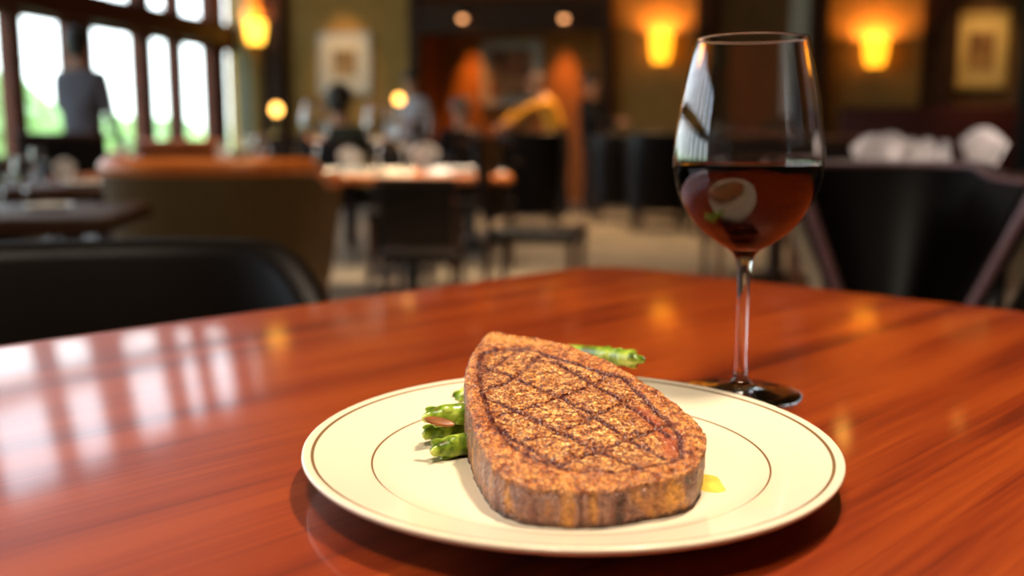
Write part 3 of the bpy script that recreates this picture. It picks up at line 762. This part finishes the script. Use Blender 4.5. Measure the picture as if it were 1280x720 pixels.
nap(240, 6.5, 0, 'white folded napkin on the window table, left one', 1.0); nap(275, 6.5, 20, 'white folded napkin on the window table, right one', 0.95)
gl(170, 5.0, 'wine glass just above the left end of the orange top rail', 0.75, 0.752)
tab(150, 5.0, 0, 'small wooden table behind the left end of the orange railed tub chair', 0.5, 0.5, 'wood')
nap(154, 4.95, 0, 'white folded napkin behind the left end of the orange top rail', 0.75)
dch(245, 5.8, 180, 'reddish wooden dining chair before the window table', 'd2', 0.95, 'reddish wooden chairs by the window table')
tab(285, 4.85, 0, 'wooden table behind the right part of the orange railed tub chair', 0.6, 0.6, 'wood')
gl(318, 4.75, 'wine glass behind the orange top rail, left of a pair', 0.8); gl(330, 4.9, 'wine glass behind the orange top rail, right of a pair', 0.85)
nap(288, 4.8, 5, 'low white napkin left of the pair of wine glasses', 0.55)
# lit globes
def lamp_at(px, py, d, label, s=1.0):
    v = atd(px, d); dr = ray(px, py); hy = hframe(dr).y; z = CZ + dr.z*d/hy
    return v, z
for px, py, d, label, s in ((350, 137, 8.6, 'glowing round table lamp left of the tall clear wine glass', 1.0), (501, 124, 9.2, 'glowing round table lamp behind the near set table', 0.9)):
    v, z = lamp_at(px, py, d, label)
    tz = z-0.225*s-0.75
    lo = place('lamp', candle, label, 'lamp', (v.x, v.y, z-0.225*s), 0, 'glowing table lamps', s)
    # a tall serving stand carries it
    zz = z-0.225*s
    st = thing('serving_stand', 'tall dark stand carrying the round lamp at %s' % ('left' if px < 400 else 'centre'), 'stand', (v.x, v.y, 0))
    MB().box(-0.22, 0.22, -0.16, 0.16, zz-0.03, zz-0.001, bev=0.008).build('top', M['darkwood'], st)
    for sx in (-1, 1):
        for sy in (-1, 1): MB().box(sx*0.19-0.015, sx*0.19+0.015, sy*0.13-0.015, sy*0.13+0.015, 0, zz-0.03).build('leg', M['darkwood'], st)
    MB().box(-0.2, 0.2, -0.14, 0.14, 0.3, 0.32).build('shelf', M['darkwood'], st)
# centre/back dark tables
for px, d, l in ((590, 8.6, 'dark table behind the near set table, before the lit alcove'), (850, 11.6, 'dark table just left of the wine glass bowl'), (968, 6.6, 'dark table seen through the wine glass bowl')):
    tab(px, d, 5, l, 0.8, 0.8, 'darkwood')
cloth(968, 6.6, 5, 0.62, 0.55, 'white cloth seen through the wine glass'); nap(955, 6.4, 0, 'white folded napkin seen through the glass, left one', 0.85); nap(985, 6.5, 0, 'white folded napkin seen through the glass, right one', 0.9)
nap(843, 11.5, 0, 'white folded napkin just left of the wine glass', 1.0)
for px, d, deg, h, l in ((520, 7.5, 175, 0.98, 'dark dining chair below the round lamp, far left of centre'), (606, 7.35, 180, 0.98, 'dark dining chair in front of the lit alcove'),
                      (935, 5.7, 180, 1.0, 'dark dining chair behind the wine in the glass'), (1030, 5.95, 178, 1.0, 'dark dining chair behind the right outline of the wine glass')):
    dch(px, d, deg, l, h=h)
TUB4 = barrel(0.62, 0.6, 1.0, 0.9, 0.06, 0.05, 'leather', None, None, 0.5)
for px, d, deg, l in ((662, 9.9, 180, 'black high backed tub chair left of the standing waiter'), (772, 11.3, 182, 'black high backed tub chair right of the standing waiter'),
                      (822, 10.4, 178, 'black high backed tub chair left of the one by the wine glass'), (905, 9.6, 184, 'black high backed tub chair behind the left outline of the wine glass')):
    v = atd(px, d); place('tub4', TUB4, l, 'chair', (v.x, v.y, 0), face(deg), 'black high backed tub chairs far across the light floor')
# right table with napkins
tab(1125, 4.15, -5, 'dark table with rows of white napkins at right', 0.85, 0.8, 'darkwood')
cloth(1115, 4.1, -5, 0.62, 0.66, 'white cloth under the napkins on the right table')
for i, (px, d, s) in enumerate(((1088, 4.0, 1.1), (1108, 4.15, 1.15), (1132, 4.0, 1.0), (1154, 4.15, 1.0), (1176, 4.0, 0.95))):
    nap(px, d, 15*i, 'white folded napkin on the right table, %s from the left' % ('first', 'second', 'third', 'fourth', 'fifth')[i], s)
tab(1255, 4.9, -5, 'dark table at the right edge with a single napkin', 0.7, 0.7, 'darkwood')
nap(1222, 4.75, 0, 'single tall white napkin near the right edge', 1.3)
# red banquette at right
def Bw(px): return onY(px, 180, YB).x
bq = thing('banquette', 'long oxblood leather banquette against the right part of the back wall', 'bench', ((Bw(1040)+XR)/2, YB-0.5, 0))
hw_ = (XR-0.1-Bw(1040))/2
MB().box(-hw_, hw_, -0.30, 0.30, 0.0, 0.45, bev=0.04).build('seat', M['redleather'], bq); MB().box(-hw_, hw_, 0.30, 0.46, 0.0, 1.35, bev=0.05).build('backrest', M['redleather'], bq)

# ------------------------------------------------------------ wall decor
def picture(px0, px1, py0, py1, Y, fm, mm, am, label, fw):
    a, b = onY(px0, py1, Y), onY(px1, py0, Y); cx, cz = (a.x+b.x)/2, (a.z+b.z)/2; w, h = b.x-a.x, b.z-a.z
    o_ = thing('framed_picture', label, 'picture', (cx, Y-0.03, cz))
    f = MB(); e = 0.06
    f.box(-w/2, w/2, -0.02, 0.028, h/2-e, h/2, bev=.008).box(-w/2, w/2, -0.02, 0.028, -h/2, -h/2+e, bev=.008).box(-w/2, -w/2+e, -0.02, 0.028, -h/2+e, h/2-e, bev=.008).box(w/2-e, w/2, -0.02, 0.028, -h/2+e, h/2-e, bev=.008)
    f.build('frame', M[fm], o_, smooth=False)
    MB().box(-w/2+e, w/2-e, 0.0, 0.02, -h/2+e, h/2-e).build('mount', M[mm], o_, smooth=False)
    MB().box(-w/2*fw, w/2*fw, -0.006, 0.0, -h/2*fw, h/2*fw).build('painting', M[am], o_, smooth=False)
picture(400, 464, 40, 118, YB, 'paleframe', 'mount', 'art1', 'framed tan picture with wide cream mount on the olive wall left of centre', 0.42)
picture(602, 677, 50, 132, YA, 'paleframe', 'mountgrey', 'art2', 'framed rust coloured painting with pale frame inside the lit alcove', 0.72)
picture(1189, 1263, 15, 112, YB, 'goldframe', 'mountgold', 'art3', 'gold framed sepia picture on the dark wall at upper right', 0.48)
M['shade'] = emit('lit amber sconce shade', (1.0, 0.36, 0.015), 3.2)
M['shadeL'] = emit('lit yellow sconce shade', (1.0, 0.50, 0.05), 5)
def sconce(px, py, label, mat, power, hh=0.36):
    p = onY(px, py, YB); o_ = thing('wall_sconce', label, 'wall lamp', (p.x, YB-0.001, p.z), 0, 'lit wall sconces')
    MB().box(-0.06, 0.06, -0.03, 0, -0.16, 0.14, bev=0.01).build('backplate', M['brass'], o_)
    pr = [(0.10, -hh*0.42), (0.135, -hh*0.1), (0.16, hh*0.5), (0.154, hh*0.5), (0.128, -hh*0.1), (0.09, -hh*0.42)]
    MB().lathe(pr, n=28, close=True, mat=Matrix.Translation((0, -0.17, 0))).build('shade', mat, o_, angle=70)
    MB().lathe([(0, -hh*0.55), (0.03, -hh*0.5), (0.10, -hh*0.42), (0, -hh*0.42)], n=20, mat=Matrix.Translation((0, -0.17, 0))).tube([(0, -0.17, -hh*0.5), (0, -0.01, -0.12)], 0.012).build('bracket', M['brass'], o_)
    l = bpy.data.lights.new('sconce_bulb', 'POINT'); l.energy = power; l.color = (1, 0.45, 0.10); l.shadow_soft_size = 0.06
    lo = bpy.data.objects.new('sconce_bulb', l); col.objects.link(lo); lo.location = (p.x, YB-0.19, p.z+0.12)
sconce(827, 64, 'glowing amber wall sconce on the olive wall left of the wine glass', M['shade'], 55, 0.42)
sconce(1092, 70, 'glowing amber wall sconce right of the wine glass', M['shade'], 55)
sconce(326, 44, 'glowing yellow wall sconce beside the windows', M['shadeL'], 45, 0.34)
def spotlamp(px, py, label):
    p = onY(px, py, YB-0.2)
    o_ = thing('spot_lamp', label, 'spotlight', (p.x, YB-0.2, p.z), 0, 'round spotlights above the alcove')
    MB().ell((0, 0, 0), (0.05, 0.05, 0.05)).build('bulb', M['bulb'], o_)
    MB().lathe([(0.055, 0.0), (0.06, 0.05), (0.03, 0.10), (0, 0.10)], n=20).tube([(0, 0, 0.09), (0, 0.10, 0.1)], 0.012).build('housing', M['metal'], o_)
M['bulb'] = emit('spot bulb', (1.0, 0.42, 0.16), 4.5)
spotlamp(578, 22, 'round orange spotlight over the left side of the alcove'); spotlamp(705, 22, 'round orange spotlight over the right side of the alcove')
# pale curtain at the window wall's end
cb = bmesh.new(); ya, yb_ = wy(286), wy(311); prev = None
for k in range(41):
    t = k/40; yy = ya+(min(yb_, YB-0.06)-ya)*t; xx = XL+0.16+0.035*math.sin(t*36)
    a, b = cb.verts.new((xx, yy, 0.9)), cb.verts.new((xx, yy, 3.9))
    if prev: cb.faces.new((prev[0], a, b, prev[1]))
    prev = (a, b)
bmesh.ops.solidify(cb, geom=cb.faces[:], thickness=0.004)
mb = MB(); mb.merge(cb); M['curtain'] = plain('grey sheer curtain', (0.50, 0.50, 0.44), 0.9)
tag(mb.build('curtain', M['curtain']), 'pale grey curtain hanging in the corner beside the windows', 'curtain')

# ------------------------------------------------------------ people
def skinmat(name, c): return plain(name, c, 0.5, 0.4, nscale=40, amt=0.06)
M['skin'] = skinmat('skin', (0.50, 0.25, 0.15)); M['hair'] = plain('dark hair', (0.012, 0.008, 0.006), 0.5, nscale=200, amt=0.4); M['hairbrown'] = plain('brown hair', (0.09, 0.035, 0.014), 0.5, nscale=200, amt=0.4)
M['eye'] = plain('eyes', (0.02, 0.015, 0.01), 0.2)
def person(loc, rz, pose, shirt, pants, label, hair='hair', arms=None, lean=0.0):
    """faces local -Y; one continuous skinned body"""
    sit = pose == 'sit'; hz = 0.52 if sit else 0.93
    def up(x, y_, z):  # torso point leaning forward
        dz = z-hz; return (x, y_-dz*math.sin(lean), hz+dz*math.cos(lean))
    J = {'pel': ((0, 0, hz), .135), 'sto': (up(0, 0, hz+.18), .125), 'che': (up(0, .01, hz+.38), .145), 'nb': (up(0, .01, hz+.50), .075), 'nk': (up(0, -.005, hz+.575), .055),
         'hd0': (up(0, -.02, hz+.64), .078), 'hd1': (up(0, -.015, hz+.70), .095), 'hd2': (up(0, -.01, hz+.765), .086)}
    E = [('pel', 'sto', 's'), ('sto', 'che', 's'), ('che', 'nb', 's'), ('nb', 'nk', 'k'), ('nk', 'hd0', 'k'), ('hd0', 'hd1', 'k'), ('hd1', 'hd2', 'k')]
    A = arms or {}
    hands = []
    for s, sx in (('L', -1), ('R', 1)):
        sh = up(sx*.185, .01, hz+.46); J['sh'+s] = (sh, .062)
        el, wr = A.get(s, ((sx*.25, 0.02, .19), (sx*.24, -.10, -.06)) if not sit else ((sx*.25, -.10, .20), (sx*.15, -.36, .24)))
        J['el'+s] = ((el[0], el[1], hz+el[2]), .043); J['wr'+s] = ((wr[0], wr[1], hz+wr[2]), .030)
        dv = (Vector(J['wr'+s][0])-Vector(J['el'+s][0])).normalized(); hp_ = Vector(J['wr'+s][0])+dv*.05
        J['ha'+s] = (tuple(hp_), .030); hands.append((hp_, dv, sx))
        E += [('che', 'sh'+s, 's'), ('sh'+s, 'el'+s, 's'), ('el'+s, 'wr'+s, 's'), ('wr'+s, 'ha'+s, 'k')]
        if sit: kn, an, to = (sx*.13, -.44, .50), (sx*.13, -.42, .09), (sx*.14, -.56, .035)
        else: kn, an, to = (sx*.10, -.03, .50), (sx*.11, .02, .09), (sx*.12, -.13, .035)
        J['hp'+s] = ((sx*.095, -.01, hz-.03), .095); J['kn'+s] = (kn, .060); J['an'+s] = (an, .042); J['to'+s] = (to, .035)
        E += [('pel', 'hp'+s, 'p'), ('hp'+s, 'kn'+s, 'p'), ('kn'+s, 'an'+s, 'p'), ('an'+s, 'to'+s, 'b')]
    keys = list(J); me_ = bpy.data.meshes.new('body'); me_.from_pydata([J[k][0] for k in keys], [(keys.index(a), keys.index(b)) for a, b, _ in E], [])
    tmp = bpy.data.objects.new('tmpbody', me_); col.objects.link(tmp)
    md = tmp.modifiers.new('s', 'SKIN'); md.use_smooth_shade = True
    for i, k in enumerate(keys):
        sv = me_.skin_vertices[0].data[i]; r = J[k][1]; wide = 1.25 if k in ('pel', 'sto', 'che') else 1.0
        sv.radius = (r*wide, r*0.85 if wide > 1 else r); sv.use_root = (k == 'pel')
    sub = tmp.modifiers.new('u', 'SUBSURF'); sub.levels = 1; sub.render_levels = 1
    dg = bpy.context.evaluated_depsgraph_get(); em = bpy.data.meshes.new_from_object(tmp.evaluated_get(dg)); bpy.data.objects.remove(tmp)
    bm_ = bmesh.new(); bm_.from_mesh(em); bpy.data.meshes.remove(em)
    nb_ = len(bm_.faces); mb_ = MB(); mb_.bm.free(); mb_.bm = bm_
    for hp_, dv, sx in hands:       # four fingers and a thumb, slightly curled
        side_ = dv.cross(Vector((0, 0, 1)));  side_ = side_.normalized() if side_.length > .1 else Vector((0, 1, 0)); dn = side_.cross(dv).normalized()
        for q, ln in enumerate((.065, .075, .070, .055)):
            b0 = hp_+side_*(-.027+.018*q)+dv*.015
            mb_.tube([b0, b0+dv*ln*.5-dn*.004, b0+dv*ln*.85-dn*.018], [.0095, .009, .007], n=6)
        b0 = hp_-side_*.03*sx; mb_.tube([b0-dv*.01, b0+dv*.025-side_*.02*sx, b0+dv*.05-side_*.022*sx], [.011, .010, .008], n=6)
    hd = Vector(J['hd1'][0]); 
    mb_.ell(hd+Vector((0, -.100, -.012)), (.013, .018, .022), None, 8, 6)
    for sx in (-1, 1): mb_.ell(hd+Vector((sx*.090, .01, -.01)), (.012, .022, .032), None, 8, 6)
    mb_.ell(hd+Vector((0, -.088, -.052)), (.025, .012, .007), None, 8, 6)
    o_ = mb_.build('person', None, None, smooth=False); me_ = o_.data; me_.shade_smooth()
    for mm_ in (M['skin'], shirt, pants, M['leather']): me_.materials.append(mm_)
    seg = [(Vector(J[a][0]), Vector(J[b][0]), {'k': 0, 's': 1, 'p': 2, 'b': 3}[c]) for a, b, c in E]
    for i, p in enumerate(me_.polygons):
        if i >= nb_: p.material_index = 0; continue
        c = p.center; best = 9
        for a, b, mi in seg:
            ab = b-a; t = max(0, min(1, (c-a).dot(ab)/ab.length_squared)); dd = (c-(a+ab*t)).length
            if dd < best: best = dd; p.material_index = mi
    h_ = MB(); h_.ell(hd+Vector((0, .022, .032)), (.102, .108, .098), None, 20, 14); h_.ell(hd+Vector((0, .05, -.03)), (.088, .068, .075), None, 16, 10)
    h_.build('hair', M[hair], o_)
    e_ = MB()
    for sx in (-1, 1): e_.ell(hd+Vector((sx*.034, -.087, .008)), (.012, .008, .007), None, 8, 6)
    e_.build('eyes', M['eye'], o_)
    o_.location = loc; o_.rotation_euler = (0, 0, rz); tag(o_, label, 'person')
    return o_
C = lambda n_, c: plain(n_, c, 0.85, 0.2, nscale=60, amt=0.08)
sg, dk, lt, ms, gn = C('slate shirt cloth', (0.13, 0.12, 0.145)), C('black cloth', (0.012, 0.010, 0.012)), C('pale shirt cloth', (0.42, 0.38, 0.40)), C('mustard cloth', (0.62, 0.26, 0.02)), C('dark green cloth', (0.03, 0.035, 0.022))
pk = C('pink cloth', (0.62, 0.13, 0.12))
def pp(px, d): v = atd(px, d); return (v.x, v.y, 0)
person(pp(112, 7.6), face(165), 'stand', sg, dk, 'person in a slate grey shirt standing with back turned before the windows', arms={'R': ((.27, -.08, .22), (.20, -.30, .30))})
person(pp(737, 12.6), face(60), 'stand', dk, dk, 'dark haired person in black standing left of the amber sconce', arms={'L': ((-.22, -.16, .22), (-.12, -.42, .20)), 'R': ((.20, -.15, .20), (.06, -.40, .22))})
person(pp(428, 7.6), face(165), 'sit', gn, dk, 'seated person in dark clothes beyond the tall clear wine glass')
person(pp(517, 12.3), face(-30), 'stand', lt, dk, 'dark haired person in a pale shirt standing behind the round lamp')
person(pp(578, 9.9), face(20), 'sit', dk, dk, 'seated person in dark clothes before the left of the alcove', 'hairbrown')
person(pp(702, 11.6), face(-75), 'stand', ms, dk, 'person in a mustard shirt bending forward with arms stretched out before the alcove', 'hairbrown', arms={'L': ((-.22, -.46, .34), (-.18, -.66, .18)), 'R': ((.22, -.44, .36), (.16, -.64, .20))}, lean=0.45)
place('chair_for_people', dining('darkwood', 'leather', 0.9), 'dark dining chair under the seated person in dark green clothes', 'chair', pp(428, 7.60), face(165), 'dark dining chairs about the room', 1.0)
place('chair_for_people', None, 'dark dining chair under the seated person before the left of the alcove', 'chair', pp(578, 9.92), face(20), 'dark dining chairs about the room', 1.0)

# ------------------------------------------------------------ lights
def light(kind, name, loc, power, colr, size=0.2, target=None, spot=None, blend=0.5, size_y=None):
    l = bpy.data.lights.new(name, kind); l.energy = power; l.color = colr
    if kind == 'AREA':
        l.size = size
        if size_y: l.shape = 'RECTANGLE'; l.size_y = size_y
    else: l.shadow_soft_size = size
    if kind == 'SPOT': l.spot_size = R(spot); l.spot_blend = blend
    o_ = bpy.data.objects.new(name, l); col.objects.link(o_); o_.location = loc
    if target is not None: o_.rotation_euler = (Vector(target)-Vector(loc)).to_track_quat('-Z', 'Y').to_euler()
    return o_
key = light('SPOT', 'key_downlight', W(0.42, 0.86, 2.5), 185, (1, 0.82, 0.60), 0.09, (PC.x, PC.y, TZ), 80, 0.8)
light('AREA', 'front_fill', W(-0.20, -0.15, 2.6), 28, (1, 0.88, 0.70), 0.35, (PC.x, PC.y, TZ))  # added fill from above the camera, lifts the steak's front
# downlights over the alcove, then pendants and added fill spots over the room
for px in (578, 700): 
    p = onY(px, 22, YB+0.55); light('SPOT', 'alcove_spot', (p.x, YA-0.32, 2.85), 260, (1, 0.34, 0.05), 0.05, (p.x, YA-0.1, 1.2), 42, 0.9)
def ceil_light(X, Y, z, s, power, label):
    v = W(X, Y, z); o_ = thing('ceiling_pendant', label, 'pendant lamp', v, 0, 'pendant lamps')
    MB().ell((0, 0, 0), (s, s, s*4)).build('globe', M['pend'], o_); MB().tube([(0, 0, s*3.95), (0, 0, ZC-z)], 0.006).build('cord', M['metal'], o_)
M['pend'] = emit('pendant glass', (1.0, 0.50, 0.08), 12)
ceil_light(0.33*6.0, 6.0, CZ+6.0*0.262, 0.030, 25, 'small warm pendant lamp hung above the right side of the room, left of two')
ceil_light(0.455*6.2, 6.2, CZ+6.2*0.238, 0.013, 25, 'small warm pendant lamp hung above the right side of the room, right of two')
def down(px, d, power, colr, ang=70, label='fill_spot'):  # added spot without a fixture, brightens what stands below it
    v = atd(px, d, 3.9); light('SPOT', label, v, power, colr, 0.08, (v.x, v.y, 0), ang, 0.9)
down(500, 5.3, 1500, (1, 0.80, 0.55)); down(1130, 4.1, 1300, (1, 0.82, 0.72)); down(250, 6.4, 120, (1, 0.85, 0.65))
for px, pw in ((432, 130), (1226, 150)):  # added warm spots to brighten the left and right pictures
    p = onY(px, 75, YB); light('SPOT', 'picture_fill', (p.x, YB-0.9, 3.6), pw, (1, 0.62, 0.28), 0.05, (p.x, YB, p.z-0.1), 40, 0.9)
down(690, 11.0, 260, (1, 0.6, 0.25), 45); down(780, 10.5, 800, (1, 0.70, 0.40), 100); down(300, 3.2, 260, (1, 0.70, 0.35), 60); down(960, 7.0, 130, (1, .75, .5))
for i, (a, b) in enumerate(op):
    for (z0, z1) in ((SILL, HEAD), (T0, T1)):
        l = light('AREA', 'window_portal', (XL-0.03, (a+b)/2, (z0+z1)/2), 1, (1, 1, 1), b-a, None, None, 0.5, z1-z0)
        l.rotation_euler = (0, R(-90), 0); l.data.size = z1-z0; l.data.size_y = b-a; l.data.cycles.is_portal = True
w = bpy.data.worlds.new('outdoors'); sc.world = w; w.use_nodes = True; nt = w.node_tree; bg = nt.nodes['Background']
tc = N(nt, 'ShaderNodeTexCoord'); sp = N(nt, 'ShaderNodeSeparateXYZ'); nt.links.new(tc.outputs['Generated'], sp.inputs[0])
rr = ramp(nt, sp.outputs[2], [(0.0, (0.45, 0.62, 0.40)), (0.02, (0.80, 0.92, 0.88)), (0.14, (0.85, 0.94, 1.0)), (0.5, (0.55, 0.75, 1.0))])
nt.links.new(rr.outputs[0], bg.inputs['Color']); bg.inputs['Strength'].default_value = 6.5

# ------------------------------------------------------------ camera
cam = bpy.data.cameras.new('camera'); co = bpy.data.objects.new('camera', cam); col.objects.link(co); sc.camera = co
cam.sensor_width = 36; cam.lens = 36*F/1280; co.location = EYE; co.rotation_euler = (R(90)-PITCH, 0, YAW); cam.clip_start = 0.02
cam.dof.use_dof = True; cam.dof.focus_distance = 0.525; cam.dof.aperture_fstop = cam.lens/1000/0.0088
sc.view_settings.view_transform = 'Standard'; sc.view_settings.look = 'None'; sc.view_settings.exposure = 0; sc.view_settings.gamma = 1
cy = sc.cycles; cy.use_denoising = True; cy.max_bounces = 14; cy.transmission_bounces = 12; cy.transparent_max_bounces = 12; cy.sample_clamp_indirect = 4
cy.caustics_reflective = True; cy.caustics_refractive = True; cy.blur_glossy = 0.5
